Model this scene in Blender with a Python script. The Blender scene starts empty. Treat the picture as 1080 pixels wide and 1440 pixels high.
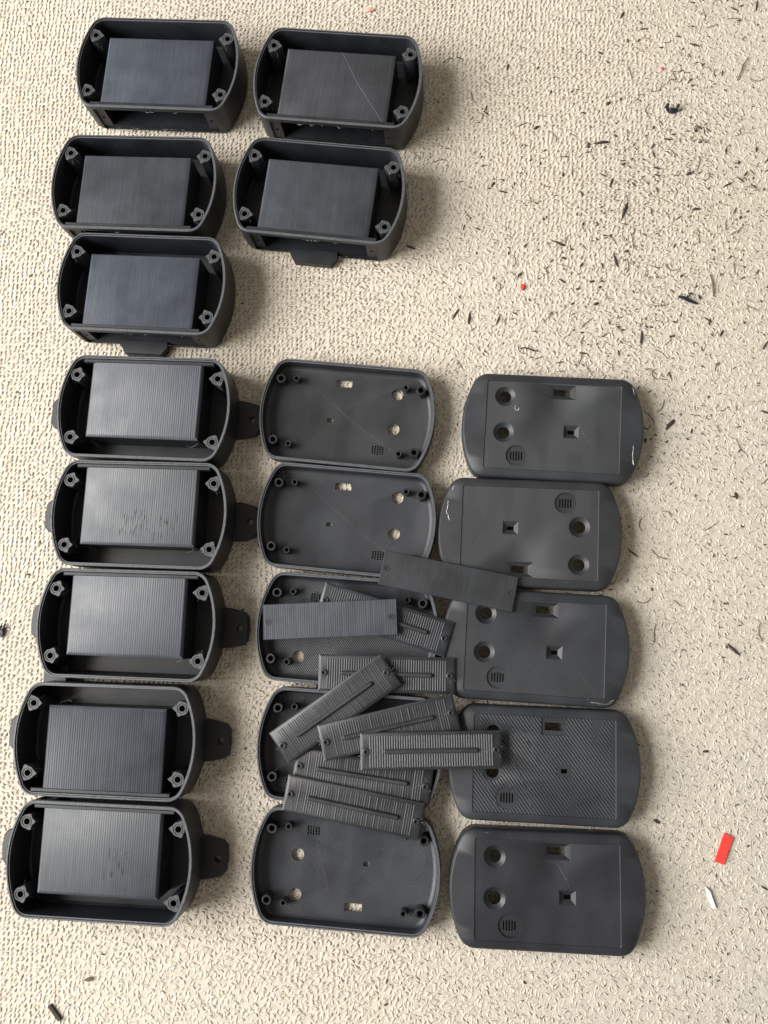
import bpy, bmesh, math, random
import numpy as np
from mathutils import Matrix, Vector, Euler
MM = 0.001
random.seed(7); rng = np.random.default_rng(7)
S = bpy.context.scene
COL = S.collection

# ------------------------------------------------------------------ camera
cam_d = bpy.data.cameras.new("camera"); cam = bpy.data.objects.new("camera", cam_d); COL.objects.link(cam)
R3 = Matrix(((0.99660601, 0.0, 0.08231924), (0.01216192, 0.9890261, -0.14723945), (-0.08141588, 0.14774089, 0.98566936)))
cam.matrix_world = Matrix.Translation((0, 0, 0.4712)) @ R3.to_4x4()
cam_d.sensor_fit = 'HORIZONTAL'; cam_d.sensor_width = 36; cam_d.lens = 36 * 1185.7 / 1080
cam_d.clip_start = 0.01; cam_d.clip_end = 50
S.camera = cam
# ------------------------------------------------------------------ light: an indoor room, one big window to the left
W = bpy.data.worlds.new("World"); S.world = W; W.use_nodes = True
bg = W.node_tree.nodes["Background"]; bg.inputs[0].default_value = (1.0, 0.90, 0.76, 1); bg.inputs[1].default_value = 0.32
def area(name, loc, target, sx, sy, power, color):
    l = bpy.data.lights.new(name, 'AREA'); l.shape = 'RECTANGLE'; l.size = sx; l.size_y = sy; l.energy = power; l.color = color
    o = bpy.data.objects.new(name, l); COL.objects.link(o); o.location = loc
    o.rotation_euler = (Vector(target) - Vector(loc)).to_track_quat('-Z', 'Y').to_euler(); return o
area("window_light", (-1.75, -0.02, 1.2), (-0.05, 0.08, 0), 1.6, 1.5, 122, (1.0, 0.97, 0.93))
S.view_settings.view_transform = 'Standard'; S.view_settings.look = 'None'; S.view_settings.exposure = 0; S.view_settings.gamma = 1

# ------------------------------------------------------------------ materials
def newmat(name):
    m = bpy.data.materials.new(name); m.use_nodes = True
    nt = m.node_tree; return m, nt, nt.nodes["Principled BSDF"]
def nd(nt, t, **k):
    n = nt.nodes.new(t)
    for a, v in k.items(): setattr(n, a, v)
    return n
def plastic(name, col, rough=0.42, pattern=None, pitch=1.0, angle=0.0, strength=0.5, patchy=False, streak=0, layer=False, lo=.72):
    """printed plastic: colour mottling, fine grain and the printed line pattern as relief (object space, metres)"""
    m, nt, p = newmat(name); L = nt.links.new
    tc = nd(nt, 'ShaderNodeTexCoord'); oi = nd(nt, 'ShaderNodeObjectInfo')
    off = nd(nt, 'ShaderNodeVectorMath', operation='MULTIPLY_ADD')       # every object gets its own piece of the noise
    L(tc.outputs['Object'], off.inputs[0]); off.inputs[1].default_value = (1, 1, 1)
    sc = nd(nt, 'ShaderNodeVectorMath', operation='SCALE'); sc.inputs[0].default_value = (3.1, 1.7, 2.3); L(oi.outputs['Random'], sc.inputs['Scale']); L(sc.outputs[0], off.inputs[2])
    n1 = nd(nt, 'ShaderNodeTexNoise'); n1.inputs['Scale'].default_value = 55; n1.inputs['Detail'].default_value = 5; L(off.outputs[0], n1.inputs['Vector'])
    n2 = nd(nt, 'ShaderNodeTexNoise'); n2.inputs['Scale'].default_value = 1400; n2.inputs['Detail'].default_value = 3; L(off.outputs[0], n2.inputs['Vector'])
    cr = nd(nt, 'ShaderNodeMapRange'); L(n1.outputs[0], cr.inputs[0]); cr.inputs[1].default_value = .3; cr.inputs[2].default_value = .7; cr.inputs[3].default_value = .82; cr.inputs[4].default_value = 1.22
    mul = nd(nt, 'ShaderNodeVectorMath', operation='SCALE'); mul.inputs[0].default_value = col; L(cr.outputs[0], mul.inputs['Scale'])
    # pale dust specks and drag marks
    n3 = nd(nt, 'ShaderNodeTexNoise'); n3.inputs['Scale'].default_value = 620; n3.inputs['Detail'].default_value = 2; L(off.outputs[0], n3.inputs['Vector'])
    dr = nd(nt, 'ShaderNodeMapRange'); L(n3.outputs[0], dr.inputs[0]); dr.inputs[1].default_value = .73; dr.inputs[2].default_value = .80; dr.inputs[3].default_value = 0; dr.inputs[4].default_value = .5
    mx = nd(nt, 'ShaderNodeMixRGB'); L(dr.outputs[0], mx.inputs[0]); L(mul.outputs[0], mx.inputs[1]); mx.inputs[2].default_value = (.16, .16, .15, 1)
    L(mx.outputs[0], p.inputs['Base Color'])
    rr = nd(nt, 'ShaderNodeMapRange'); L(n1.outputs[0], rr.inputs[0]); rr.inputs[1].default_value = .3; rr.inputs[2].default_value = .7; rr.inputs[3].default_value = rough - .07; rr.inputs[4].default_value = rough + .1
    L(rr.outputs[0], p.inputs['Roughness']); p.inputs['Specular IOR Level'].default_value = 0.55
    b = nd(nt, 'ShaderNodeBump'); b.inputs['Strength'].default_value = .35; b.inputs['Distance'].default_value = 0.00012; L(n2.outputs[0], b.inputs['Height'])
    last = b
    if streak:
        # streaks and scrapes that run with the printed lines
        mk0 = nd(nt, 'ShaderNodeMapping'); mk0.inputs['Scale'].default_value = (900, 38, 38); L(off.outputs[0], mk0.inputs[0])
        k1 = nd(nt, 'ShaderNodeTexNoise'); k1.inputs['Scale'].default_value = 1; k1.inputs['Detail'].default_value = 4; L(mk0.outputs[0], k1.inputs['Vector'])
        k2 = nd(nt, 'ShaderNodeMapRange'); L(k1.outputs[0], k2.inputs[0]); k2.inputs[1].default_value = .3; k2.inputs[2].default_value = .7; k2.inputs[3].default_value = 1 - streak; k2.inputs[4].default_value = 1 + streak
        k3 = nd(nt, 'ShaderNodeVectorMath', operation='SCALE'); L(mx.outputs[0], k3.inputs[0]); L(k2.outputs[0], k3.inputs['Scale']); L(k3.outputs[0], p.inputs['Base Color'])
        bk = nd(nt, 'ShaderNodeBump'); bk.inputs['Strength'].default_value = .5; bk.inputs['Distance'].default_value = .00012; L(k1.outputs[0], bk.inputs['Height']); L(b.outputs[0], bk.inputs['Normal']); last = bk
    def wave(vec, pitch_mm, st, dist, mask=None, prev=None, distort=0.6):
        w = nd(nt, 'ShaderNodeTexWave'); w.wave_type = 'BANDS'; w.bands_direction = 'X'; w.inputs['Scale'].default_value = 1000 * math.pi / (10 * pitch_mm)
        w.inputs['Distortion'].default_value = distort; w.inputs['Detail'].default_value = 2; w.inputs['Detail Scale'].default_value = .6; L(vec, w.inputs['Vector'])
        bb = nd(nt, 'ShaderNodeBump'); bb.inputs['Distance'].default_value = dist; L(w.outputs[0], bb.inputs['Height'])
        if mask: 
            mm = nd(nt, 'ShaderNodeMath', operation='MULTIPLY'); L(mask, mm.inputs[0]); mm.inputs[1].default_value = st; L(mm.outputs[0], bb.inputs['Strength'])
        else: bb.inputs['Strength'].default_value = st
        if prev: L(prev.outputs[0], bb.inputs['Normal'])
        return bb
    # layer lines round the walls (rotate so that z is the band axis)
    mz = nd(nt, 'ShaderNodeMapping'); mz.inputs['Rotation'].default_value = (0, math.pi / 2, 0); L(tc.outputs['Object'], mz.inputs[0])
    if layer: last = wave(mz.outputs[0], .62, .45, .00010, prev=last, distort=.25)
    if pattern:
        mp = nd(nt, 'ShaderNodeMapping'); mp.inputs['Rotation'].default_value = (0, 0, angle); L(tc.outputs['Object'], mp.inputs[0])
        mask = None
        if patchy:
            # bands of coarse and fine hatching, as the print head filled the face in strips
            pr = nd(nt, 'ShaderNodeMapping'); pr.inputs['Rotation'].default_value = (0, 0, angle); pr.inputs['Scale'].default_value = (70, 12, 12)
            add = nd(nt, 'ShaderNodeVectorMath', operation='ADD'); L(tc.outputs['Object'], add.inputs[0]); L(sc.outputs[0], add.inputs[1]); L(add.outputs[0], pr.inputs[0])
            nn = nd(nt, 'ShaderNodeTexNoise'); nn.inputs['Scale'].default_value = 1; nn.inputs['Detail'].default_value = 1; L(pr.outputs[0], nn.inputs['Vector'])
            mk = nd(nt, 'ShaderNodeMapRange'); L(nn.outputs[0], mk.inputs[0]); mk.inputs[1].default_value = .478; mk.inputs[2].default_value = .492; mk.inputs[3].default_value = lo; mk.inputs[4].default_value = 1
            mask = mk.outputs[0]
        last = wave(mp.outputs[0], pitch, strength, .00035, mask=mask, prev=last, distort=.05)
        if patchy:
            bs = nd(nt, 'ShaderNodeBump'); bs.inputs['Strength'].default_value = .8; bs.inputs['Distance'].default_value = .00006; L(mk.outputs[0], bs.inputs['Height']); L(last.outputs[0], bs.inputs['Normal']); last = bs
    L(last.outputs[0], p.inputs['Normal'])
    return m
def flatmat(name, col, rough=.6, var=.25, scale=900, sheen=0):
    m, nt, p = newmat(name); L = nt.links.new
    tc = nd(nt, 'ShaderNodeTexCoord'); n = nd(nt, 'ShaderNodeTexNoise'); n.inputs['Scale'].default_value = scale; n.inputs['Detail'].default_value = 4; L(tc.outputs['Object'], n.inputs['Vector'])
    cr = nd(nt, 'ShaderNodeMapRange'); L(n.outputs[0], cr.inputs[0]); cr.inputs[1].default_value = .3; cr.inputs[2].default_value = .7; cr.inputs[3].default_value = 1 - var; cr.inputs[4].default_value = 1 + var
    mul = nd(nt, 'ShaderNodeVectorMath', operation='SCALE'); mul.inputs[0].default_value = col; L(cr.outputs[0], mul.inputs['Scale']); L(mul.outputs[0], p.inputs['Base Color'])
    b = nd(nt, 'ShaderNodeBump'); b.inputs['Strength'].default_value = .5; b.inputs['Distance'].default_value = .0002; L(n.outputs[0], b.inputs['Height']); L(b.outputs[0], p.inputs['Normal'])
    p.inputs['Roughness'].default_value = rough; p.inputs['Sheen Weight'].default_value = sheen
    return m
BLUE, NEUT, WARM, GREEN = (.0245, .029, .0385), (.0245, .0285, .0355), (.026, .0275, .033), (.025, .029, .0355)
M = {}
for k, c in dict(blue=BLUE, neutral=NEUT, warm=WARM, green=GREEN, dark=(.018, .0205, .028)).items():
    M['shell_' + k] = plastic('printed_plastic_' + k, [v * .5 for v in c], .42, layer=True)
    M['border_' + k] = plastic('border_plastic_' + k, [v * .8 for v in c], .5, streak=.0)
    M['strip_' + k] = plastic('strip_plastic_' + k, [v * .72 for v in c], .46, streak=.2)
    M['fine_' + k] = plastic('fine_lined_plastic_' + k, [v * (2.4 if k == 'blue' else 1.9) for v in c], .42, 'x', 1.3, 0, .08, False, .13)  # base colour lifted to paint in the sheen on upward panel faces
    M['rib_' + k] = plastic('ribbed_plastic_' + k, [c[0] * 1.4, c[1] * 1.45, c[2] * 1.45], .5, 'x', 1.25, 0, .14, False, .2)  # ribbed panels: sheen of the upper face put into the colour too
    M['hatch_' + k] = plastic('hatched_plastic_' + k, [v * .82 for v in c], .5, 'x', 1.0, math.radians(42), .6, True)
    M['hatch2_' + k] = plastic('hatched_plastic_back_' + k, [v * .82 for v in c], .5, 'x', 1.0, math.radians(-42), .6, True)
M['coarse'] = plastic('coarse_hatched_plastic', NEUT, .40, 'x', 1.5, math.radians(37), .75, True, lo=.3)
M['flat_blue'] = plastic('flat_strip_plastic', [v * 1.25 for v in BLUE], .44, 'x', 1.2, 0, .1, False, .3)
M['rim'] = flatmat('rim_plastic', (.082, .088, .100), .45, .2, 500)  # pale colour stands for light caught on rim tops; some seams share it
M['rib_bright'] = flatmat('highlit_rib_plastic', (.085, .092, .10), .38, .2)  # highlight on the top strip's ribs, painted as a paler colour
M['post'] = flatmat('pale_post_plastic', (.060, .064, .070), .5, .3)  # paler than the post stems; also colours the panel scratch
M['string'] = flatmat('plastic_stringing', (.17, .175, .18), .45, .2)
M['scuff'] = flatmat('pale_scuff', (.5, .5, .47), .7, .3)

# ------------------------------------------------------------------ mesh helpers (all in millimetres, scaled on finish)
def finish(bm, name, mat, parent=None, loc=(0, 0, 0), rot=(0, 0, 0), smooth=35):
    me = bpy.data.meshes.new(name); bmesh.ops.recalc_face_normals(bm, faces=bm.faces[:]); bm.to_mesh(me); bm.free()
    me.transform(Matrix.Scale(MM, 4)); shade(me, smooth); me.materials.append(mat)
    o = obj(name, me, parent, loc, rot)
    if name in ('plastic_string', 'scuff', 'scrape', 'seam'): o['kind'] = 'stuff'
    return o
def shade(me, smooth):
    me.polygons.foreach_set('use_smooth', [True] * len(me.polygons)); me.set_sharp_from_angle(angle=math.radians(smooth)); me.update()
def obj(name, me, parent=None, loc=(0, 0, 0), rot=(0, 0, 0)):
    o = bpy.data.objects.new(name, me); COL.objects.link(o); o.location = Vector(loc) * MM; o.rotation_euler = rot
    if parent: o.parent = parent
    return o
def tag(o, label=None, cat=None, group=None, kind=None):
    for k, v in (('label', label), ('category', cat), ('group', group), ('kind', kind)):
        if v: o[k] = v
    return o
def loft(bm, rings, close=(True, True)):
    """rings: lists of equal length of (x,y,z)"""
    vs = [[bm.verts.new(p) for p in r] for r in rings]; n = len(vs[0])
    for a, b in zip(vs, vs[1:]):
        for i in range(n): bm.faces.new((a[i], a[(i + 1) % n], b[(i + 1) % n], b[i]))
    if close[0]: bm.faces.new(vs[0][::-1])
    if close[1]: bm.faces.new(vs[-1])
    return vs
def box(bm, x0, x1, y0, y1, z0, z1, ch=0):
    r = [(x0, y0), (x1, y0), (x1, y1), (x0, y1)]
    rings = [[(x, y, z0) for x, y in r]]
    if ch:
        rings += [[(x, y, z1 - ch) for x, y in r], [(x0 + ch, y0 + ch, z1), (x1 - ch, y0 + ch, z1), (x1 - ch, y1 - ch, z1), (x0 + ch, y1 - ch, z1)]]
    else: rings += [[(x, y, z1) for x, y in r]]
    loft(bm, rings)
def tube(bm, pts, r, n=4):
    pts = [Vector(p) for p in pts]; rings = []
    for i, p in enumerate(pts):
        d = (pts[min(i + 1, len(pts) - 1)] - pts[max(i - 1, 0)]).normalized()
        a = d.cross(Vector((0, 0, 1)) if abs(d.z) < .9 else Vector((1, 0, 0))).normalized(); b = d.cross(a)
        rr = r * (1 if 0 < i < len(pts) - 1 else .6)
        rings.append([p + a * rr * math.cos(2 * math.pi * k / n) + b * rr * math.sin(2 * math.pi * k / n) for k in range(n)])
    loft(bm, rings)
def boolean(bm_a, cutters):
    """difference in mm space, exact solver"""
    me = bpy.data.meshes.new('tmp'); bmesh.ops.recalc_face_normals(bm_a, faces=bm_a.faces[:]); bm_a.to_mesh(me); bm_a.free()
    o = bpy.data.objects.new('tmp', me); COL.objects.link(o); cs = []
    for c in cutters:
        cm = bpy.data.meshes.new('tmpc'); bmesh.ops.recalc_face_normals(c, faces=c.faces[:]); c.to_mesh(cm); c.free()
        co = bpy.data.objects.new('tmpc', cm); COL.objects.link(co); cs.append(co)
        md = o.modifiers.new('b', 'BOOLEAN'); md.operation = 'DIFFERENCE'; md.solver = 'EXACT'; md.object = co
    dg = bpy.context.evaluated_depsgraph_get(); ev = o.evaluated_get(dg); out = bmesh.new(); out.from_mesh(ev.to_mesh()); ev.to_mesh_clear()
    for x in cs + [o]:
        d = x.data; bpy.data.objects.remove(x); bpy.data.meshes.remove(d)
    return out
HW, HD, RA, RF = 50.0, 29.6, 56.0, 9.0
def outline(t, z, grow=0):
    """enclosure outline: straight long sides, bowed short sides, rounded corners; t = inset in mm"""
    R, r, h, cx0 = RA - t, max(RF - t, .5), HD - t, HW - RA
    fy = HD - RF; fx = cx0 + math.sqrt((RA - RF) ** 2 - fy ** 2); a0 = math.atan2(fy, fx - cx0)
    q = []
    for i in range(7): a = a0 * i / 6; q.append((cx0 + R * math.cos(a), R * math.sin(a)))
    for i in range(1, 7): a = a0 + (math.pi / 2 - a0) * i / 6; q.append((fx + r * math.cos(a), fy + r * math.sin(a)))
    for x in (24, 12, 0): q.append((x, h))
    q2 = q + [(-x, y) for x, y in q[:-1][::-1]]
    full = q2 + [(x, -y) for x, y in q2[1:-1][::-1]]
    return [(x, y, z) for x, y in full]
def rrect_like(hx, hy, r, z):
    """rounded rectangle with as many points as outline(), matched by index"""
    q = []
    for i in range(7): q.append((hx, (hy - r) * i / 6))
    for i in range(1, 7): a = math.pi / 2 * i / 6; q.append((hx - r + r * math.cos(a), hy - r + r * math.sin(a)))
    for x in (24, 12, 0): q.append((x, hy))
    q2 = q + [(-x, y) for x, y in q[:-1][::-1]]
    full = q2 + [(x, -y) for x, y in q2[1:-1][::-1]]
    return [(x, y, z) for x, y in full]
def cyl(bm, x, y, r0, z0, r1, z1, n=28, ph=0):
    loft(bm, [[(x + r * math.cos(2 * math.pi * k / n + ph), y + r * math.sin(2 * math.pi * k / n + ph), z) for k in range(n)] for r, z in ((r0, z0), (r1, z1))])
def frustum(bm, x, y, a0, b0, z0, a1, b1, z1):
    loft(bm, [[(x + sx * a / 2, y + sy * b / 2, z) for sx, sy in ((-1, -1), (1, -1), (1, 1), (-1, 1))] for a, b, z in ((a0, b0, z0), (a1, b1, z1))])

# ------------------------------------------------------------------ carpet
def carpet():
    m, nt, p = newmat('cream_loop_carpet'); L = nt.links.new
    tc = nd(nt, 'ShaderNodeTexCoord'); geo = nd(nt, 'ShaderNodeNewGeometry')
    n1 = nd(nt, 'ShaderNodeTexNoise'); n1.inputs['Scale'].default_value = 7; n1.inputs['Detail'].default_value = 5; n1.inputs['Roughness'].default_value = .6; L(tc.outputs['Object'], n1.inputs['Vector'])
    n2 = nd(nt, 'ShaderNodeTexNoise'); n2.inputs['Scale'].default_value = 260; n2.inputs['Detail'].default_value = 4; L(tc.outputs['Object'], n2.inputs['Vector'])
    n3 = nd(nt, 'ShaderNodeTexNoise'); n3.inputs['Scale'].default_value = 1700; n3.inputs['Detail'].default_value = 3; L(tc.outputs['Object'], n3.inputs['Vector'])
    r1 = nd(nt, 'ShaderNodeValToRGB'); e = r1.color_ramp.elements; e[0].position = .3; e[0].color = (.57, .515, .425, 1); e[1].position = .7; e[1].color = (.61, .56, .48, 1); L(n1.outputs[0], r1.inputs[0])
    # the trodden, greyer side of the carpet (right and near edge)
    sx = nd(nt, 'ShaderNodeSeparateXYZ'); L(tc.outputs['Object'], sx.inputs[0])
    s1 = nd(nt, 'ShaderNodeMath', operation='MULTIPLY_ADD'); L(sx.outputs[0], s1.inputs[0]); s1.inputs[1].default_value = 1.6; s1.inputs[2].default_value = .36
    s2 = nd(nt, 'ShaderNodeMath', operation='MULTIPLY_ADD'); L(sx.outputs[1], s2.inputs[0]); s2.inputs[1].default_value = -1.1; L(s1.outputs[0], s2.inputs[2])
    s3 = nd(nt, 'ShaderNodeMath', operation='MULTIPLY_ADD'); L(n1.outputs[0], s3.inputs[0]); s3.inputs[1].default_value = .9; L(s2.outputs[0], s3.inputs[2])
    mr = nd(nt, 'ShaderNodeMapRange'); L(s3.outputs[0], mr.inputs[0]); mr.inputs[1].default_value = .55; mr.inputs[2].default_value = 1.35; mr.inputs[3].default_value = 0; mr.inputs[4].default_value = .85
    mg = nd(nt, 'ShaderNodeMixRGB'); L(mr.outputs[0], mg.inputs[0]); L(r1.outputs[0], mg.inputs[1]); mg.inputs[2].default_value = (.52, .49, .43, 1)
    # per loop and fibre variation
    mv = nd(nt, 'ShaderNodeMapRange'); L(n2.outputs[0], mv.inputs[0]); mv.inputs[1].default_value = .3; mv.inputs[2].default_value = .7; mv.inputs[3].default_value = .88; mv.inputs[4].default_value = 1.12
    ml = nd(nt, 'ShaderNodeVectorMath', operation='SCALE'); L(mg.outputs[0], ml.inputs[0]); L(mv.outputs[0], ml.inputs['Scale'])
    mw = nd(nt, 'ShaderNodeMapRange'); L(n3.outputs[0], mw.inputs[0]); mw.inputs[1].default_value = .3; mw.inputs[2].default_value = .7; mw.inputs[3].default_value = .85; mw.inputs[4].default_value = 1.13
    mm = nd(nt, 'ShaderNodeVectorMath', operation='SCALE'); L(ml.outputs[0], mm.inputs[0]); L(mw.outputs[0], mm.inputs['Scale'])
    L(mm.outputs[0], p.inputs['Base Color']); p.inputs['Roughness'].default_value = .9; p.inputs['Specular IOR Level'].default_value = .2
    p.inputs['Sheen Weight'].default_value = .15
    p.inputs['Subsurface Weight'].default_value = 0.0; p.inputs['Subsurface Radius'].default_value = (1.0, .97, .92); p.inputs['Subsurface Scale'].default_value = .0009
    b = nd(nt, 'ShaderNodeBump'); b.inputs['Strength'].default_value = .8; b.inputs['Distance'].default_value = .0006; L(n3.outputs[0], b.inputs['Height']); L(b.outputs[0], p.inputs['Normal'])
    # woven backing: one sheet
    nx, ny = 60, 70; xs = np.linspace(-900, 800, nx); ys = np.linspace(-800, 1000, ny)
    bm = bmesh.new(); g = [[bm.verts.new((x, y, -.22)) for x in xs] for y in ys]
    for j in range(ny - 1):
        for i in range(nx - 1): bm.faces.new((g[j][i], g[j][i + 1], g[j + 1][i + 1], g[j + 1][i]))
    tag(finish(bm, 'carpet', m), kind='structure', label='cream carpet under everything')
    # loop pile
    px, py = 2.75, 2.6
    X0, X1, Y0, Y1 = -330, 222, -236, 436
    cx = np.arange(X0, X1, px); cy = np.arange(Y0, Y1, py); gx, gy = np.meshgrid(cx, cy); gx = gx.ravel(); gy = gy.ravel()
    ex = rng.uniform(X0, X1, 26000); ey = rng.uniform(Y0, Y1, 26000); kk = rng.random(26000) < 1 / (1 + np.exp(-((ex - 55) / 45 + (-ey + 120) / 120))); n0 = len(gx)
    gx = np.concatenate([gx, ex[kk]]); gy = np.concatenate([gy, ey[kk]]); n = len(gx); extra = np.arange(n) >= n0
    def lump(x, y, s, seed):      # smooth noise
        r = np.random.default_rng(seed); v = 0
        for k in range(6):
            a = r.uniform(0, 2 * np.pi); f = s * r.uniform(.6, 1.6); v = v + np.sin(f * (x * np.cos(a) + y * np.sin(a)) + r.uniform(0, 6.3))
        return v / 6 ** .5
    mat = 1 / (1 + np.exp(-((gx - 40) / 55 + (-gy + 120) / 140 + lump(gx, gy, .03, 3) * 1.0)))     # 0 = neat rows, 1 = matted
    row = lump(gx, gy, .02, 5) * 1.6
    gx = gx + rng.normal(0, 1, n) * (.32 + .85 * mat) + np.sin(gy * .05) * 1.0 + (np.round((gy - Y0) / py) % 2) * px * .5 * (mat > .35)
    gy = gy + rng.normal(0, 1, n) * (.25 + .8 * mat) + row
    ang = np.radians(40) + rng.normal(0, 1, n) * (.30 + 1.1 * mat) + lump(gx, gy, .05, 8) * .35
    ln = rng.uniform(.9, 1.2, n) * (1.4 + .5 * mat); ht = rng.uniform(.75, 1.15, n) * (1.0 - .3 * mat); th = rng.uniform(.8, 1.08, n) * (1.02 - .15 * mat)
    low = rng.random(n) < .05; ht[low] *= .35
    ht[extra] *= 1.05; th[extra] *= .62; ln[extra] *= .8; th *= 1 - .12 * mat
    K, Q = 4, 4
    u = np.linspace(-1, 1, K); lx = u[None, :] * ln[:, None] * (1 - .15 * np.abs(u)); lz = (1 - u ** 2)[None, :] * ht[:, None]
    lx = lx + lz * .22
    bend = rng.normal(0, .35, n)[:, None] * (1 - u ** 2)[None, :] * 1.2
    tz = np.gradient(lz, axis=1); tx = np.gradient(lx, axis=1); tl = np.hypot(tx, tz); tx /= tl; tz /= tl
    V = np.empty((n, K, Q, 3), np.float32); c, s = np.cos(ang)[:, None], np.sin(ang)[:, None]
    for q in range(Q):
        a = 2 * np.pi * q / Q + .3; rr = th[:, None] * np.array([.6, 1, 1, .6])[None, :]
        side = np.cos(a) * rr + bend; up = np.sin(a) * rr
        ax = lx - tz * up; az = lz + tx * up
        V[:, :, q, 0] = gx[:, None] + ax * c - side * s; V[:, :, q, 1] = gy[:, None] + ax * s + side * c; V[:, :, q, 2] = az * (.34 - .11 * mat[:, None]) - .38
    V[..., 2] = np.minimum(V[..., 2], .55 + 0 * V[..., 2])
    idx = (np.arange(n) * K * Q)[:, None, None]; k = np.arange(K - 1)[None, :, None]; q = np.arange(Q)[None, None, :]
    f = np.stack([idx + k * Q + q, idx + k * Q + (q + 1) % Q, idx + (k + 1) * Q + (q + 1) % Q, idx + (k + 1) * Q + q], -1).reshape(-1, 4)
    npmesh('carpet_pile', V.reshape(-1, 3), f, m, 'looped wool pile of the cream carpet')
    # loose wool fibres standing out of the pile
    nf = 22000; fx = rng.uniform(X0, X1, nf); fy = rng.uniform(Y0, Y1, nf); keep = rng.random(nf) < np.clip(.22 + .8 / (1 + np.exp(-((fx - 20) / 60 + (-fy + 120) / 140))), 0, 1); fx = fx[keep]; fy = fy[keep]; nf = len(fx)
    K = 5; a = rng.uniform(0, 6.28, nf); cur = rng.normal(0, .45, nf); st = rng.uniform(.4, 1.1, nf); P = np.zeros((nf, K, 3)); P[:, 0] = np.stack([fx, fy, np.full(nf, -.5)], 1)
    for i in range(1, K): P[:, i, 0] = P[:, i - 1, 0] + np.cos(a + cur * i) * st; P[:, i, 1] = P[:, i - 1, 1] + np.sin(a + cur * i) * st; P[:, i, 2] = -.22 + .25 * math.sin(i / (K - 1) * 3.14)
    ribbon('carpet_fibre', P, .09, flatmat('pale_wool_fibre', (.60, .555, .475), .9, .12, 300), 'loose pale fibres on the cream carpet')
def npmesh(name, v, f, m, label):
    me = bpy.data.meshes.new(name); v = np.ascontiguousarray(v * MM, dtype=np.float32); f = np.ascontiguousarray(f, dtype=np.int32)
    me.vertices.add(len(v)); me.vertices.foreach_set('co', v.ravel()); me.loops.add(f.size); me.loops.foreach_set('vertex_index', f.ravel())
    me.polygons.add(len(f)); me.polygons.foreach_set('loop_start', np.arange(len(f), dtype=np.int32) * f.shape[1]); me.polygons.foreach_set('use_smooth', np.ones(len(f), bool))
    me.update(calc_edges=True); me.validate(); me.materials.append(m)
    return tag(obj(name, me), kind='stuff', label=label)
def ribbon(name, P, r, m, label):
    """P (n,K,3): three-sided hairs"""
    n, K, _ = P.shape; d = np.gradient(P, axis=1); L = np.linalg.norm(d[..., :2], axis=-1, keepdims=True) + 1e-6; sx = -d[..., 1:2] / L; sy = d[..., 0:1] / L
    w = (r * np.array([.5] + [1] * (K - 2) + [.5]))[None, :, None]; V = np.empty((n, K, 3, 3))
    for q, (a, b) in enumerate(((-1, -.5), (1, -.5), (0, 1))): V[:, :, q, 0:1] = P[..., 0:1] + sx * w * a; V[:, :, q, 1:2] = P[..., 1:2] + sy * w * a; V[:, :, q, 2:3] = P[..., 2:3] + w * b
    idx = (np.arange(n) * K * 3)[:, None, None]; k = np.arange(K - 1)[None, :, None]; q = np.arange(3)[None, None, :]
    f = np.stack([idx + k * 3 + q, idx + k * 3 + (q + 1) % 3, idx + (k + 1) * 3 + (q + 1) % 3, idx + (k + 1) * 3 + q], -1).reshape(-1, 4)
    return npmesh(name, V.reshape(-1, 3), f, m, label)
carpet()

# ------------------------------------------------------------------ enclosure boxes
RIM = 24.0; LR = 11.8
def ear_bm(side):
    bm = bmesh.new(); s = side; pts = [(47.5, -11.5), (53, -11), (60.5, -9.2), (62.8, -6.5), (63.3, 0), (62.8, 6.5), (60.5, 9.2), (53, 11), (47.5, 11.5)]
    loft(bm, [[(s * x, y, .1) for x, y in pts], [(s * x, y, 3.4) for x, y in pts], [(s * (x - (.7 if x > 50 else 0)), y * .95, 4.1) for x, y in pts]])
    c = bmesh.new(); cyl(c, s * 58.2, 0, 1.9, -2, 1.9, 8, 18)
    return boolean(bm, [c])
def shell_bm():
    bm = bmesh.new()
    prof = [(1.8, 0), (.6, .5), (0, 1.8), (0, 14), (0, RIM - .4), (.35, RIM), (.95, RIM), (1.1, RIM - .7), (1.75, RIM - .7), (2.0, RIM - 1.2), (2.1, 10), (2.1, 3), (3.2, 2)]
    loft(bm, [outline(t, z) for t, z in prof])
    c1 = bmesh.new(); box(c1, -37, 37, -32, -28.3, 1.6, 20.9)
    c2 = bmesh.new(); box(c2, -31, 31, -34, -25, 3.6, 19.3)
    c3 = bmesh.new(); cyl(c3, -34, 0, 1, 0, 1, 8, 12); bmesh.ops.rotate(c3, verts=c3.verts[:], cent=(0, 0, 0), matrix=Matrix.Rotation(math.pi / 2, 3, 'X')); 
    bmesh.ops.translate(c3, verts=c3.verts[:], vec=(0, -22, 11.3))
    c4 = bmesh.new(); cyl(c4, 34, 0, 1, 0, 1, 8, 12); bmesh.ops.rotate(c4, verts=c4.verts[:], cent=(0, 0, 0), matrix=Matrix.Rotation(math.pi / 2, 3, 'X'))
    bmesh.ops.translate(c4, verts=c4.verts[:], vec=(0, -22, 11.3))
    return boolean(bm, [c1, c2, c3, c4])
PZ = 22.7
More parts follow.
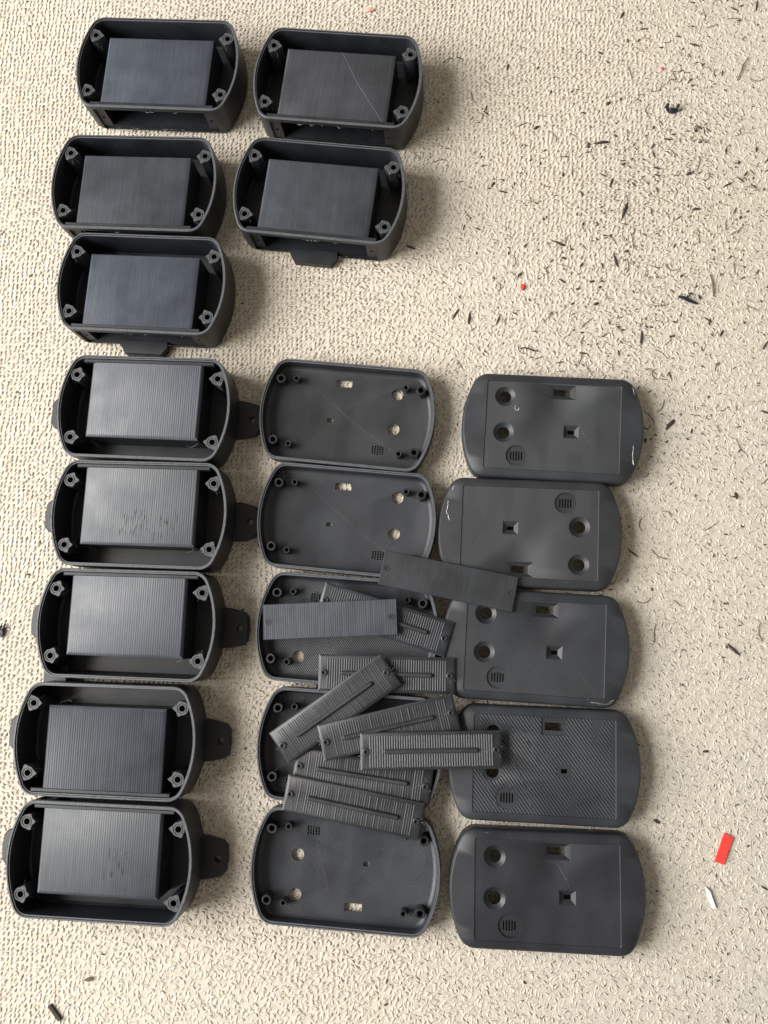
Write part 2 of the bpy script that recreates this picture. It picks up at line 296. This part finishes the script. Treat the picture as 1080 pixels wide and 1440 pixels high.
def compartment_bm():
    bm = bmesh.new(); x, y0, y1 = 32.45, -27.6, 17.45; ch = 1.25
    loft(bm, [[(-x, y0, 1.9), (x, y0, 1.9), (x, y1, 1.9), (-x, y1, 1.9)], [(-x, y0, PZ - ch), (x, y0, PZ - ch), (x, y1, PZ - ch), (-x, y1, PZ - ch)],
              [(-x + ch, y0, PZ), (x - ch * 1.6, y0, PZ), (x - ch * 1.6, y1 - ch * 1.5, PZ), (-x + ch, y1 - ch * 1.5, PZ)]])
    c = bmesh.new(); box(c, -31, 31, -35, 16, 3.6, 19.3)
    return boolean(bm, [c])
def ring(fn, z, n=30): return [(fn(2 * math.pi * k / n) * math.cos(2 * math.pi * k / n), fn(2 * math.pi * k / n) * math.sin(2 * math.pi * k / n), z) for k in range(n)]
def box_post_bm(mirror, seed):
    r = random.Random(seed); sp = [0 if not mirror else math.pi, math.radians(115), math.radians(245)]
    amp = [r.uniform(1.2, 1.8), r.uniform(.7, 1.5), r.uniform(.8, 1.5)]; j = [r.uniform(-.12, .12) for _ in range(30)]
    def star(k=1):
        def f(a):
            v = 3.4
            for s, m in zip(sp, amp):
                d = abs((a - s + math.pi) % (2 * math.pi) - math.pi); v = max(v, 3.7 + m * max(0, 1 - d / .45))
            return (v + j[int(round(a / (2 * math.pi) * 30)) % 30]) * k
        return f
    c = lambda rr: (lambda a: rr)
    bm = bmesh.new(); loft(bm, [ring(star(), 1.9), ring(star(), PZ - .4), ring(star(.93), PZ), ring(c(2.75), PZ), ring(c(2.6), PZ - .35), ring(c(2.4), PZ - .35), ring(c(2.25), PZ - .05), ring(c(1.65), PZ - .05), ring(c(1.5), 9)])
    return bm
def strings_bm(pts, seed, n=4, r=.09, spread=4):
    q = random.Random(seed); bm = bmesh.new()
    for (x, y, z) in pts:
        for _ in range(n):
            a = q.uniform(0, 6.28); p = [(x + math.cos(a) * 2.6, y + math.sin(a) * 2.6, z)]; da = q.uniform(-.5, .5)
            for i in range(4): a2 = a + da * i; p.append((p[-1][0] + math.cos(a2) * spread * .3 * q.uniform(.3, 1), p[-1][1] + math.sin(a2) * spread * .3 * q.uniform(.3, 1), p[-1][2] - q.uniform(0, 1.6)))
            tube(bm, p, r * q.uniform(.6, 1.5), 4)
    return bm
shell_me = None; cache = {}
def shared(key, fn, mat, smooth=35):
    """one mesh per shape and material; alike pieces share it"""
    if (key, mat) not in cache:
        if key not in cache:
            bm = fn(); me = bpy.data.meshes.new(key); bmesh.ops.recalc_face_normals(bm, faces=bm.faces[:]); bm.to_mesh(me); bm.free(); me.transform(Matrix.Scale(MM, 4)); shade(me, smooth); cache[key] = me
        me = cache[key].copy(); me.materials.clear(); me.materials.append(M[mat]); cache[(key, mat)] = me
        top = {'shell': RIM, 'lid_0': LR, 'lid_1': LR, 'battery_compartment': None, 'post': PZ}.get('post' if key.startswith('post') else key, -1)
        if top == -1: pass
        elif top is None:                          # only the upper face gets the panel finish with its painted-in sheen
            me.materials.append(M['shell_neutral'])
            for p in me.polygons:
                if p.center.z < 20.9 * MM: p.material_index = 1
        else:                                   # rim tops painted paler for the light they catch; post tops paler too
            me.materials.append(M['post' if key.startswith('post') else 'rim'])
            for p in me.polygons:
                if p.normal.z > .3 and p.center.z > (top - .8) * MM: p.material_index = 1
            if key.startswith('lid'):             # hatching only on the flat fields, plain toolpaths round the border and walls
                me.materials.append(M['border_' + mat.split('_')[1]] if '_' in mat else M['border_neutral'])
                for p in me.polygons:
                    c = p.center / MM; flat = abs(p.normal.z) > .99
                    inner = flat and (abs(c.z - 2.8) < .05 or (c.z > .2 and c.z < .5 and abs(c.x) < 36.5 and abs(c.y) < 24.6))
                    if not inner and p.material_index == 0: p.material_index = 2
    return cache[(key, mat)]
Y0 = 0  # world origin sits right below the camera
def enclosure(i, x, y, rot, flip, tone, panel, ears, label):
    root = obj('enclosure_box', None, None, (x, y, 0), (0, 0, rot + (math.pi if flip else 0)))
    tag(root, label, 'plastic box', 'open plastic boxes in the left rows')
    obj('shell', shared('shell', shell_bm, 'shell_' + tone), root)
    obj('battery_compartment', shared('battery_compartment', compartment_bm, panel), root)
    def ledge():
        bm = bmesh.new(); box(bm, -38.5, 37.5, -27.55, -25.6, 19.5, 23.05, .3); return bm
    obj('ledge', shared('ledge', ledge, 'shell_' + tone), root)
    for sx in (-1, 1):
        for sy in (-1, 1):
            k = (i * 3 + sx + 2 * sy) % 5
            me = shared('post_%d_%d' % (sx, k), lambda: box_post_bm(sx > 0, k * 7 + sx), 'strip_neutral')
            obj('screw_post', me, root, (sx * 41.05, sy * 18.25, 0))
    pts = [(sx * 41.05, sy * 18.25, PZ - 1.5) for sx in (-1, 1) for sy in (-1, 1)]
    b = strings_bm(pts, i * 11 + 5, 4, .085, 4.0)
    q = random.Random(i); tube(b, [(-31, 17 * q.choice((-1, 1)), 15), (-29.5, 18.5, 14.5), (-26, 19.6, 13), (-23.5, 18.9, 14.5)], .16)
    if not flip and not ears:
        for _ in range(26):
            x0 = q.gauss(2, 17); z0 = q.choice((1.7, 3.5, 3.5, 20.6)) + q.uniform(-.3, .3); l = q.uniform(.8, 3.4)
            if abs(x0) < 34: tube(b, [(x0, -29.6, z0), (x0 + l * .5, -29.9 - q.uniform(0, .5), z0 + q.uniform(-.4, .5)), (x0 + l, -29.7, z0 + q.uniform(-.3, .3))], q.uniform(.07, .2))
    finish(b, 'plastic_string', M['string'], root)
    if ears:
        for s in (-1, 1): obj('mounting_ear', shared('ear%d' % s, lambda: ear_bm(s), 'shell_' + tone), root)
    elif i in (3, 4):
        def tab():
            bm = bmesh.new(); p = [(-15, -28.5), (-15.5, -31.5), (-12, -36.4), (9.5, -36.4), (13, -31.5), (12.5, -28.5)]
            loft(bm, [[(a, c, .2) for a, c in p], [(a, c, 4.2) for a, c in p], [(a, c * .985, 4.8) for a, c in p]]); return bm
        obj('mounting_tab', shared('tab', tab, 'shell_' + tone), root)
    return root
BX = [
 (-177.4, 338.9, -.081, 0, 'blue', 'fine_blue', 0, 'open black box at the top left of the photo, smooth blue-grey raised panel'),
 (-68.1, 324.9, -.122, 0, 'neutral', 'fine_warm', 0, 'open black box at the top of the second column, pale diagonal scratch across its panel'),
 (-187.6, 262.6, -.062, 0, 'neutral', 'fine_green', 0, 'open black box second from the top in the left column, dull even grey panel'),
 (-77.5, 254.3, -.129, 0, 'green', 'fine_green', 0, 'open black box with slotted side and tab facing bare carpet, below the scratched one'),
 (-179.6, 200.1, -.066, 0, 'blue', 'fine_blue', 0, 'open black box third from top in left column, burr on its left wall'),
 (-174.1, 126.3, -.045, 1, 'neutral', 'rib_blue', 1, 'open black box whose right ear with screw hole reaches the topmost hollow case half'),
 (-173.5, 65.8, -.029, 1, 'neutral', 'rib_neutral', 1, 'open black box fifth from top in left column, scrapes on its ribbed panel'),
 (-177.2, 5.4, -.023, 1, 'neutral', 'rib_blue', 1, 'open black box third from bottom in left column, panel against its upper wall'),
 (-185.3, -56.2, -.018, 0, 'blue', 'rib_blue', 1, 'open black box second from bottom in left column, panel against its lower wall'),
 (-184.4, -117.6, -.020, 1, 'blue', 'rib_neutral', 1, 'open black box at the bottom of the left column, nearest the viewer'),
]
boxes = [enclosure(i, *b) for i, b in enumerate(BX)]
# marks that belong to single boxes
bm = bmesh.new(); tube(bm, [(0.5, 16.8, PZ + .02), (12, -2, PZ + .03), (30.5, -26.2, PZ + .03)], .17); finish(bm, 'scratch', M['post'], boxes[1])
bm = bmesh.new(); tube(bm, [(-52.3, 3, 6), (-51.5, 5.5, 9), (-52.6, 8, 7)], 1.1, 6); tube(bm, [(-50, 5, 6), (-53.5, 4, 7.5)], .8, 5); finish(bm, 'burr', M['shell_warm'], boxes[4])
bm = bmesh.new(); box(bm, 37, 50.5, 24, 34.2, 1, 9, .5); finish(bm, 'corner_tab', M['shell_blue'], boxes[7])

# ------------------------------------------------------------------ lids (built opening up; turned over for the ones lying face up)
LR = 11.8
F_HOLES = [(26.7, 16.2), (26.7, -4.3)]; F_VENT = (19.0, -17.2); F_RECT = (-4.7, 20.0); F_SMALL = (-10.3, -2.3)
def lid_bm(style):
    bm = bmesh.new(); n = 0
    prof = [(1.4, .75), (.4, 1.6), (0, 2.8), (0, LR - .35), (.3, LR), (.85, LR), (1.0, LR - .65), (1.7, LR - .65), (1.95, LR - 1.1), (2.1, 4.2), (2.9, 3.2), (4.2, 2.8)]
    rings = [rrect_like(36.6, 24.7, 1.2, .38), rrect_like(36.9, 25.0, 1.3, 0)] + [outline(t, z) for t, z in prof]
    loft(bm, rings)
    A, Bc = bmesh.new(), bmesh.new(); shallow = style == 1
    for x, y in F_HOLES:
        cyl(A, x, y, 6.1 + .3, -.2, 3.5, 2.1 if not shallow else .9); cyl(Bc, x, y, 3.35, -1, 3.35, 5)
    x, y = F_RECT
    if shallow: frustum(A, x, y, 13, 9, -.2, 12.6, 8.6, .95)
    else: frustum(A, x, y, 16.5, 9.4, -.2, 9.4, 4.4, 2.2)
    frustum(Bc, x, y, 9.2, 4.0, -1, 9.2, 4.0, 5)
    x, y = F_SMALL
    if shallow: frustum(A, x, y, 8, 7, -.2, 7.6, 6.6, .55)
    else: frustum(A, x, y, 9.8, 8.8, -.2, 4.0, 2.8, 2.2)
    frustum(Bc, x, y, 3.5, 2.3, -1, 3.5, 2.3, 5)
    x, y = F_VENT; C = bmesh.new()
    cyl(C, x, y, 5.9, -.2, 5.8, 1.25 if not shallow else .7)
    for k in range(-2, 3):
        h = 5.4 - abs(k) * .5; frustum(Bc, x + k * 1.45, y, .8, h, -1, .8, h, 5)
    return boolean(bm, [A, C, Bc])
def lid_post(r0, r1, h, seed):
    def f():
        q = random.Random(seed); j = [q.uniform(-.25, .22) for _ in range(10)]
        o = lambda k: (lambda a: r0 * k + j[int(round(a / (2 * math.pi) * 10)) % 10]); c = lambda rr: (lambda a: rr)
        bm = bmesh.new(); loft(bm, [ring(o(1.04), 2.7, 10), ring(o(1), h - .3, 10), ring(o(.9), h, 10), ring(c(r1 + .25), h, 10), ring(c(r1), h - .3, 10), ring(c(r1), 3.2, 10)]); return bm
    return f
def lid(i, x, y, rot, flip, up, mat, label, style=0):
    a = rot + (math.pi if flip else 0)
    root = obj('case_half', None, None, (x, y, 0), (0, 0, a))
    tag(root, label, 'case half', 'hollow case halves lying open side up' if up else 'case halves lying face up in the right column')
    L = obj('lid_shell', shared('lid_%d' % style, lambda: lid_bm(style), mat), root)
    if up:
        k = 0
        for sx in (-1, 1):
            for sy in (-1, 1):
                s = (i + k) % 4; k += 1
                obj('screw_post', shared('lp_%d' % s, lid_post(2.75, 1.5, 10.1, s), 'shell_warm'), root, (sx * 40.4, sy * 18.05, 0), (0, 0, k))
                obj('small_post', shared('ls_%d' % s, lid_post(1.95, 1.05, 8.6, s + 9), 'shell_warm'), root, (sx * 31.7, sy * 19.3, 0), (0, 0, k * 2))
        b = strings_bm([(sx * 40.4, sy * 18.05, 8) for sx in (-1, 1) for sy in (-1, 1)], i + 40, 1, .07, 3)
        q = random.Random(i + 3)
        tube(b, [(-22, 17, 2.95), (0, 0, 2.95), (22, -14, 2.95)] if i < 2 else [(8, 16, 2.95), (14, -4, 2.95), (20, -22, 2.95)], .06)
        finish(b, 'plastic_string', M['string'], root)
    else:
        L.rotation_euler = (0, math.pi, 0); L.location = (0, 0, LR * MM)
    return root
LX = [
 (-60.4, 124.6, -.102, 0, 1, 'hatch_warm', 'hollow black case half at the top of the middle column, nothing lying on it'),
 (-59.6, 64.2, -.090, 0, 1, 'hatch_neutral', 'hollow black case half second in middle column, one strip on its lower right edge'),
 (-58.2, 3.3, -.067, 1, 1, 'hatch2_neutral', 'hollow black case half under the bluish smooth strip, third in the middle column'),
 (-55.6, -58.8, -.059, 1, 1, 'hatch2_dark', 'hollow black case half mostly buried under the heap of strips, fourth in middle column'),
 (-56.7, -120.9, -.049, 1, 1, 'hatch2_blue', 'hollow black case half at the bottom of the middle column, pale threads inside'),
]
lids = [lid(i, *l) for i, l in enumerate(LX)]
MX = [
 (54.4, 116.2, -.060, 0, 0, 'hatch_green', 'face-up black case half at the top of the right column, pale scratch at right', 0),
 (41.0, 57.2, -.042, 1, 0, 'hatch_warm', 'face-up black case half second in right column, its round holes on the right', 0),
 (43.1, -4.0, -.051, 0, 0, 'hatch2_neutral', 'face-up black case half third in right column, strip ends on its left edge', 0),
 (47.0, -65.1, -.027, 0, 0, 'coarse', 'face-up black case half with coarse diagonal striping, fourth in the right column', 1),
 (47.5, -127.6, -.013, 0, 0, 'hatch_dark', 'face-up black case half at the bottom of the right column', 0),
]
faces = [lid(i + 7, *l) for i, l in enumerate(MX)]
def marks(parent, lines, name='scuff', mat='scuff', r=.1):
    bm = bmesh.new()
    q = random.Random(len(lines) * 7 + int(r * 100))
    for l in lines:                                # a broken, wavering line rather than one stroke
        l = [Vector(p) for p in l]; pts = []
        for a, b in zip(l, l[1:]):
            n = max(2, int((b - a).length / .7)); pts += [a.lerp(b, k / n) + Vector((q.gauss(0, .16), q.gauss(0, .16), 0)) for k in range(n)]
        pts.append(l[-1]); k = 0
        while k < len(pts) - 1:
            e = min(len(pts), k + q.randint(3, 9))
            if e - k > 1: tube(bm, pts[k:e], r * q.uniform(.45, 1.15), 4)
            k = e - 1 if q.random() < .75 else e + 1
    finish(bm, name, M[mat], parent)
zf = LR - .1
marks(faces[0], [[(42.8, 24, zf - .65), (44, 20, zf - .7), (42.5, 15, zf - .6), (43.8, 11, zf - .7), (43.5, 4, zf - .65)], [(44.2, -8, zf - .45), (43.8, -14, zf - .4), (44.6, -19, zf - .45)]], r=.22)
marks(faces[0], [[(-20.5, 11.2, zf + .1), (-21.4, 9.8, zf + .15), (-20.6, 8.4, zf + .15), (-19, 8.6, zf + .15), (-19, 10.0, zf + .15)]], r=.33)
marks(faces[1], [[(44.8, -16, zf - .5), (45, -10, zf - .5), (43.6, -5, zf - .45)], [(42, -24, zf - .4), (43, -21, zf - .4)]], r=.32)
marks(faces[2], [[(30, -26.8, zf - .3), (38, -27.3, zf - .5), (42, -25, zf - .5)], [(34, -27.6, zf - .5), (41, -26.9, zf - .6)]], r=.3, mat='string')
marks(faces[4], [[(-32, 27.7, zf - .75), (-30.5, 27.4, zf - .7), (-29.6, 27.6, zf - .7)], [(-20, 27.3, zf - .7), (-18.5, 27.5, zf - .7)], [(-13, 27.2, zf - .7), (-10.5, 27.5, zf - .7), (-8, 27.1, zf - .7)]], mat='string', r=.3)
marks(faces[4], [[(5, 14.5, zf - .25), (9, 8, zf - .25), (11.5, 3, zf - .25)]], r=.1, mat='string')

def scrapes(parent, x0, x1, y0, y1, n, seed):
    q = random.Random(seed); bm = bmesh.new()
    for _ in range(n):
        x = q.choice((.25, .7)) * (x1 - x0) + x0 + q.gauss(0, (x1 - x0) * .13); y = q.uniform(y0, y1); l = q.uniform(1, 6)
        tube(bm, [(x, y, PZ), (x + q.uniform(-.1, .1), y + l * .5, PZ + .01), (x, y + l, PZ)], q.uniform(.05, .14), 4)
    finish(bm, 'scrape', M['shell_neutral'], parent)
scrapes(boxes[6], -24, 12, -4, 10, 70, 5); scrapes(boxes[9], -16, -2, -8, 6, 22, 8)
zs = LR - .33      # seams left by the print head on the flat fields
marks(faces[3], [[(-20, 12.7, zs), (-5, -24, zs)], [(-12, 18.5, zs), (0, -4, zs)], [(-17, 24, zs), (6, 0, zs), (14, -10, zs)], [(-34, -2, zs), (-24, -22, zs)]], 'seam', 'rim', .09)
marks(faces[3], [[(-11.4, 18.0, zs), (-1.0, -2, zs)], [(-19.2, 12, zs), (-8, -16, zs)]], 'seam', 'shell_neutral', .2)
marks(faces[1], [[(35.5, 13.8, zs), (24.6, -2.9, zs)], [(-1, 17, zs), (-9, 18.5, zs), (-18, 16, zs)]], 'seam', 'shell_neutral', .14)
marks(faces[0], [[(-19, 14, zs), (-4, 12, zs), (1, 12, zs), (7, 1, zs)], [(14, 2, zs), (20, -8, zs)]], 'seam', 'shell_neutral', .12)
marks(faces[2], [[(15, -3, zs), (33, -23, zs)], [(-6, -6, zs), (4, -20, zs)]], 'seam', 'rim', .07)
marks(lids[1], [[(-36, 14, 2.85), (-8, -10, 2.85), (16, -26, 2.85)], [(2, 24, 2.85), (40, -8, 2.85)]], 'seam', 'rim', .08)
marks(lids[4], [[(30, -14, 2.85), (5, 20, 2.85)], [(8, 22, 2.85), (-14, -4, 2.85)]], 'seam', 'rim', .07)
# ------------------------------------------------------------------ battery cover strips
TH = 2.1
def strip_bm(ribbed):
    bm = bmesh.new(); hx, hy = 36.8, 9.6; b = 1.3
    r = lambda ix, z: [(-hx + ix, -hy + ix, z), (hx - ix, -hy + ix, z), (hx - ix, hy - ix, z), (-hx + ix, hy - ix, z)]
    if ribbed: loft(bm, [r(.2, 0), r(0, .3), r(0, 1.1), r(b, TH - .15)])
    else: loft(bm, [r(.2, 0), r(0, .3), r(0, TH - .3), r(.3, TH)])
    c = bmesh.new(); cyl(c, -33.8, 0, .85, -1, .85, 4, 12); cyl(c, 33.8, 0, .85, -1, .85, 4, 12)
    return boolean(bm, [c])
def ribs_bm(seed):
    def f():
        q = random.Random(seed); bm = bmesh.new(); n = 50; x0, x1 = -32.3, 32.3; p = (x1 - x0) / n
        for k in range(n):
            x = x0 + p * (k + .5); h = TH + {6: .24, 3: .0, 2: .0}.get(seed, -.09) + q.uniform(-.04, .03); y0, y1 = -8.1 + q.uniform(-.15, .15), 8.1 + q.uniform(-.15, .15); w = p * (.38 if seed == 6 else .47)
            loft(bm, [[(x - w, y0, TH - .3), (x + w, y0, TH - .3), (x + w, y1, TH - .3), (x - w, y1, TH - .3)], [(x - w * .75, y0 + .2, h - .1), (x + w * .75, y0 + .2, h - .1), (x + w * .75, y1 - .2, h - .1), (x - w * .75, y1 - .2, h - .1)],
                      [(x - w * .25, y0 + .3, h), (x + w * .25, y0 + .3, h), (x + w * .25, y1 - .3, h), (x - w * .25, y1 - .3, h)]])
        return bm
    return f
def ridge_bm():
    bm = bmesh.new(); pts = []; n = 8
    def cap(w, l): return [(l + w * math.cos(a), w * math.sin(a)) for a in [-math.pi / 2 + math.pi * i / n for i in range(n + 1)]] + [(-l + w * math.cos(a), w * math.sin(a)) for a in [math.pi / 2 + math.pi * i / n for i in range(n + 1)]]
    loft(bm, [[(x, y, TH - .3) for x, y in cap(1.25, 23.5)], [(x, y, TH + 1.1) for x, y in cap(1.15, 23.5)], [(x, y, TH + 1.6) for x, y in cap(.7, 23.3)]]); return bm
def collar_bm():
    c = lambda rr: (lambda a: rr)
    bm = bmesh.new(); loft(bm, [ring(c(1.9), TH - .4, 12), ring(c(1.75), TH + .55, 12), ring(c(1.4), TH + .75, 12), ring(c(.95), TH + .7, 12), ring(c(.85), TH - .3, 12)]); return bm
def strip(i, cx, cy, cz, yaw, pitch, roll, ribbed, mat, ribmat, label, sc=1.0):
    """cz is the height of the middle of the upper face"""
    e = Matrix.Rotation(math.radians(yaw), 4, 'Z') @ Matrix.Rotation(math.radians(-pitch), 4, 'Y') @ Matrix.Rotation(math.radians(roll), 4, 'X')
    n = e @ Vector((0, 0, 1)); p = Vector((cx, cy, cz)) - n * TH
    root = obj('cover_strip', None, None, p, e.to_euler()); tag(root, label, 'cover strip', 'loose cover strips heaped on the lids')
    obj('plate', shared('plate%d' % min(ribbed, 1), lambda: strip_bm(ribbed), mat), root)
    if ribbed:
        o = obj('rib', shared('ribs%d' % (i if i in (2, 3, 6) else 9), ribs_bm(i), ribmat), root); o['kind'] = 'stuff'; o['label'] = 'fine raised ribs across the strip'
        obj('ridge', shared('ridge', ridge_bm, mat), root)
        for s in (-1, 1): obj('screw_collar', shared('collar', collar_bm, mat), root, (s * 33.8, 0, 0))
        b = strings_bm([(-33.8, 0, TH + .6), (33.8, 0, TH + .6)], i + 70, 4, .1, 3.5)
        finish(b, 'plastic_string', M['string'], root)
    else:
        for s in (-1, 1):
            def dim():
                c = lambda rr: (lambda a: rr); bm = bmesh.new(); loft(bm, [ring(c(1.75), TH - .2, 14), ring(c(1.65), TH + .14, 14), ring(c(1.25), TH + .14, 14), ring(c(1.1), TH - .4, 14)]); return bm
            obj('screw_rim', shared('dim', dim, 'shell_blue'), root, (s * 33.8, 0, 0))
    return root
strip(0, -3.1, 30.8, 13.9, -11.2, 0, 0, 0, 'strip_green', None, 'smooth dark strip with two screw holes, bridging middle and right columns, highest in photo')
strip(1, -67, 9.3, 15.4, 2.9, 2.0, 0, 0, 'flat_blue', None, 'smooth bluish strip lying in the third hollow case half, over a ribbed one')
strip(2, -37.4, 9.9, 13.2, -17, 0, 0, 2, 'strip_blue', 'strip_blue', 'ribbed strip half covered by the smooth bluish strip')
strip(3, -35.9, -19.4, 13.4, -.7, 0, 0, 2, 'strip_neutral', 'strip_neutral', 'ribbed strip lying level across the lower rim of the third hollow case half')
strip(4, -63.2, -38.0, 15.9, 35.5, 2.6, 0, 1, 'strip_green', 'strip_green', 'strip lying steeply slanted across the left side of the heap')
strip(5, -34.2, -46.8, 17.3, 13.8, -1.2, 0, 1, 'strip_neutral', 'strip_neutral', 'gently slanted ribbed strip just behind the bright ribbed one')
strip(6, -11.7, -57.9, 19.2, 1.9, -2.6, 0, 1, 'strip_green', 'rib_bright', 'ribbed strip lying on top of the heap with sharply lit ribs')
strip(7, -48.2, -72.5, 12.8, -7.4, 1.0, 0, 1, 'strip_warm', 'strip_warm', 'brownish strip with crumbs and threads on it, under the sharply lit ribbed one')
strip(8, -52.7, -88.2, 14.6, -10.1, .7, 4.0, 1, 'strip_warm', 'strip_warm', 'lowest ribbed strip of the heap, its right end hanging into the bottom case half')

# ------------------------------------------------------------------ litter on the carpet
MD = dict(red=flatmat('red_plastic', (.72, .05, .04), .45, .12), white=flatmat('white_plastic', (.8, .8, .82), .4, .06), dark=flatmat('dark_dirt', (.035, .028, .022), .8, .4), brown=flatmat('brown_straw', (.12, .085, .05), .8, .4),
          black=flatmat('black_crumb', (.012, .015, .022), .4, .3), pale=flatmat('pale_plastic', (.62, .62, .58), .4, .1))
def one(name, bm, mat, label, cat, x, y, rot=0):
    return tag(finish(bm, name, MD[mat], None, (x, y, .1), (0, 0, rot)), label, cat)
bm = bmesh.new(); loft(bm, [[(x * 1, y, z) for x, y in ((-2.3, -7.6), (2.4, -7.4), (2.6, 7.4), (-2.2, 7.7))] for z in (0, .8)]); one('red_chip', bm, 'red', 'flat red oblong plastic chip on the carpet at the right', 'chip', 139.4, -106.2, -.36)
bm = bmesh.new(); loft(bm, [[(x, y, z) for x, y in ((-1.2, -4.6), (.7, -5.2), (1.3, 3.2), (.3, 6.0), (-.4, 6.2), (-.6, 4))] for z in (.1, 1.2)]); one('white_shard', bm, 'white', 'thin white pointed shard on the carpet below the red chip', 'shard', 131.6, -130.8, .38)
def blob(r, seed, sx=1, sy=1, sz=.6):
    q = random.Random(seed); bm = bmesh.new(); bmesh.ops.create_icosphere(bm, subdivisions=2, radius=r)
    for v in bm.verts: v.co *= q.uniform(.72, 1.2); v.co.x *= sx; v.co.y *= sy; v.co.z = v.co.z * sz + r * .3
    return bm
one('red_crumb', blob(1.7, 4, .8, 1.1, .4), 'red', 'small ragged red crumb on the carpet near the middle', 'crumb', 39.9, 203.1)
one('red_crumb', blob(1.1, 9, .7, 1.0, .4), 'red', 'tiny faded red crumb above the black clip fragment', 'crumb', 124.1, 338.1, .3)
MD['pink'] = flatmat('pink_plastic', (.62, .33, .28), .6, .2); one('pink_crumb', blob(1.9, 17, 1.5, .7, .4), 'pink', 'small pale pink crumb at the top edge, above the second box column', 'crumb', -52, 386.5)
bm = blob(2.2, 3, 1.3, .8, .8); tube(bm, [(-2.8, 0, 1), (-3.6, 2, 2.2), (-2.6, 3.4, 3)], 1.2, 6); tube(bm, [(2, .3, 1), (3.2, 2, 2), (3.3, 3.2, 2.6)], .9, 6); one('plastic_fragment', bm, 'black', 'small black forked plastic fragment on the carpet at upper right', 'fragment', 129.0, 310.2)
bm = bmesh.new(); tube(bm, [(-5, 2.2, .4), (-2.5, 1.2, 1), (1, -.8, 1.1), (5.2, -2.4, .5)], 1.1, 6); tube(bm, [(-1, .6, .9), (1, 2.4, .9), (2.6, 4.2, .7)], .35, 5); one('leaf_scrap', bm, 'black', 'dark narrow leaf-like scrap on the carpet at the right', 'scrap', 133.1, 192.8)
bm = bmesh.new(); tube(bm, [(-5.5, .6, .3), (-3, 1.2, .7), (0, .5, .8), (2.5, -.4, .8), (5, 0, .5)], .42, 5); one('dark_thread', bm, 'dark', 'short dark wavy thread above the face-up case halves', 'thread', 43.5, 164.4, -.1)
bm = bmesh.new(); tube(bm, [(0, -6.5, .3), (.2, 0, .8), (-.4, 7, .4)], .5, 5); one('straw_bit', bm, 'brown', 'straight brown straw bit beside the leaf-like scrap', 'straw', 147.3, 201.0, .05)
bm = bmesh.new(); tube(bm, [(-3.6, -6, .3), (-1.5, -2, .8), (0, 2, .8), (3.6, 7, .5)], .4, 5); one('straw_bit', bm, 'brown', 'thin bent straw near the upper right corner', 'straw', 171.0, 336.0, .05)
bm = blob(2.6, 21, 1.0, 1.3, .6); tube(bm, [(0, 0, 1), (1.6, 2.4, 1.5), (2.2, 4.6, .8)], .7, 5); one('plastic_fragment', bm, 'black', 'dark blue-black fragment cut by the left edge of the photo', 'fragment', -259.5, .8)
bm = bmesh.new(); box(bm, -1.1, 1.1, -5, 4.6, 0, 1.4, .3); one('plastic_fragment', bm, 'dark', 'small dark oblong fragment on the carpet at the bottom left', 'fragment', -213.1, -200.7, .75)
bm = bmesh.new(); tube(bm, [(-2.8, -1.5, .4), (-.8, 1, 1), (1.6, 2.8, .9), (2.4, 5, .5)], .55, 5); one('white_curl', bm, 'pale', 'small white plastic curl near the right edge of the carpet', 'curl', 160.5, 232.0, -.3)
bm = blob(1.6, 33, 1.6, .7, .4); one('dirt_crumb', bm, 'brown', 'brown crumb on the carpet below the nearest box', 'crumb', -195.5, -183.5, .3)

# uncountable specks and threads of dirt, thickest on the right half of the carpet
def specks():
    n = 26000; x = rng.uniform(-330, 230, n); y = rng.uniform(-250, 450, n)
    w = .03 + .85 * np.exp(-((x - 105) / 85) ** 2 - ((y - 245) / 105) ** 2) + .26 * (x > 95) * np.clip((y + 40) / 300, .06, 1) + .06 * (x > 40) * np.clip((y + 150) / 200, .2, 1)
    cl = .6 + .4 * np.sin(x * .09 + 1.3 * np.sin(y * .05)) * np.sin(y * .08 + 2)
    k = rng.random(n) < w * cl; x = x[k]; y = y[k]; n = len(x)
    s = np.exp(rng.normal(-.8, .55, n)); s = np.clip(s, .22, 1.8); el = np.where(rng.random(n) < .25, rng.uniform(1.6, 3.2, n), rng.uniform(.8, 1.5, n)); a = rng.uniform(0, np.pi, n)
    base = np.array([[-1, 0, 0], [-.3, .8, .1], [.7, .6, 0], [1.1, -.1, 0], [.4, -.8, .1], [-.6, -.6, 0], [0, 0, .9]], float)
    V = base[None] * (1 + rng.normal(0, .18, (n, 7, 1))) * s[:, None, None]; V[:, :, 0] *= el[:, None]; V[:, :, 1] *= .62
    c, sn = np.cos(a)[:, None], np.sin(a)[:, None]; X = V[:, :, 0] * c - V[:, :, 1] * sn + x[:, None]; Y = V[:, :, 0] * sn + V[:, :, 1] * c + y[:, None]; Z = V[:, :, 2] * .8 + .1
    i = (np.arange(n) * 7)[:, None, None]; t = np.array([[k2, (k2 + 1) % 6, 6] for k2 in range(6)])[None]; f = (i + t).reshape(-1, 3)
    npmesh('dirt_specks', np.stack([X, Y, Z], -1).reshape(-1, 3), f, MD['dark'], 'dark dirt specks scattered over the carpet')
    n = 190; x = rng.normal(110, 65, n); y = rng.normal(210, 110, n); K = 8; a = rng.uniform(0, 6.28, n); cur = rng.normal(0, .22, n); st = rng.uniform(.35, 1.5, n); P = np.zeros((n, K, 3)); P[:, 0] = np.stack([x, y, np.full(n, .1)], 1)
    for i in range(1, K): P[:, i, 0] = P[:, i - 1, 0] + np.cos(a + cur * i) * st; P[:, i, 1] = P[:, i - 1, 1] + np.sin(a + cur * i) * st; P[:, i, 2] = .25 + .25 * math.sin(i)
    ribbon('dirt_threads', P, .2, MD['brown'], 'thin brown threads and hairs on the carpet')
specks()
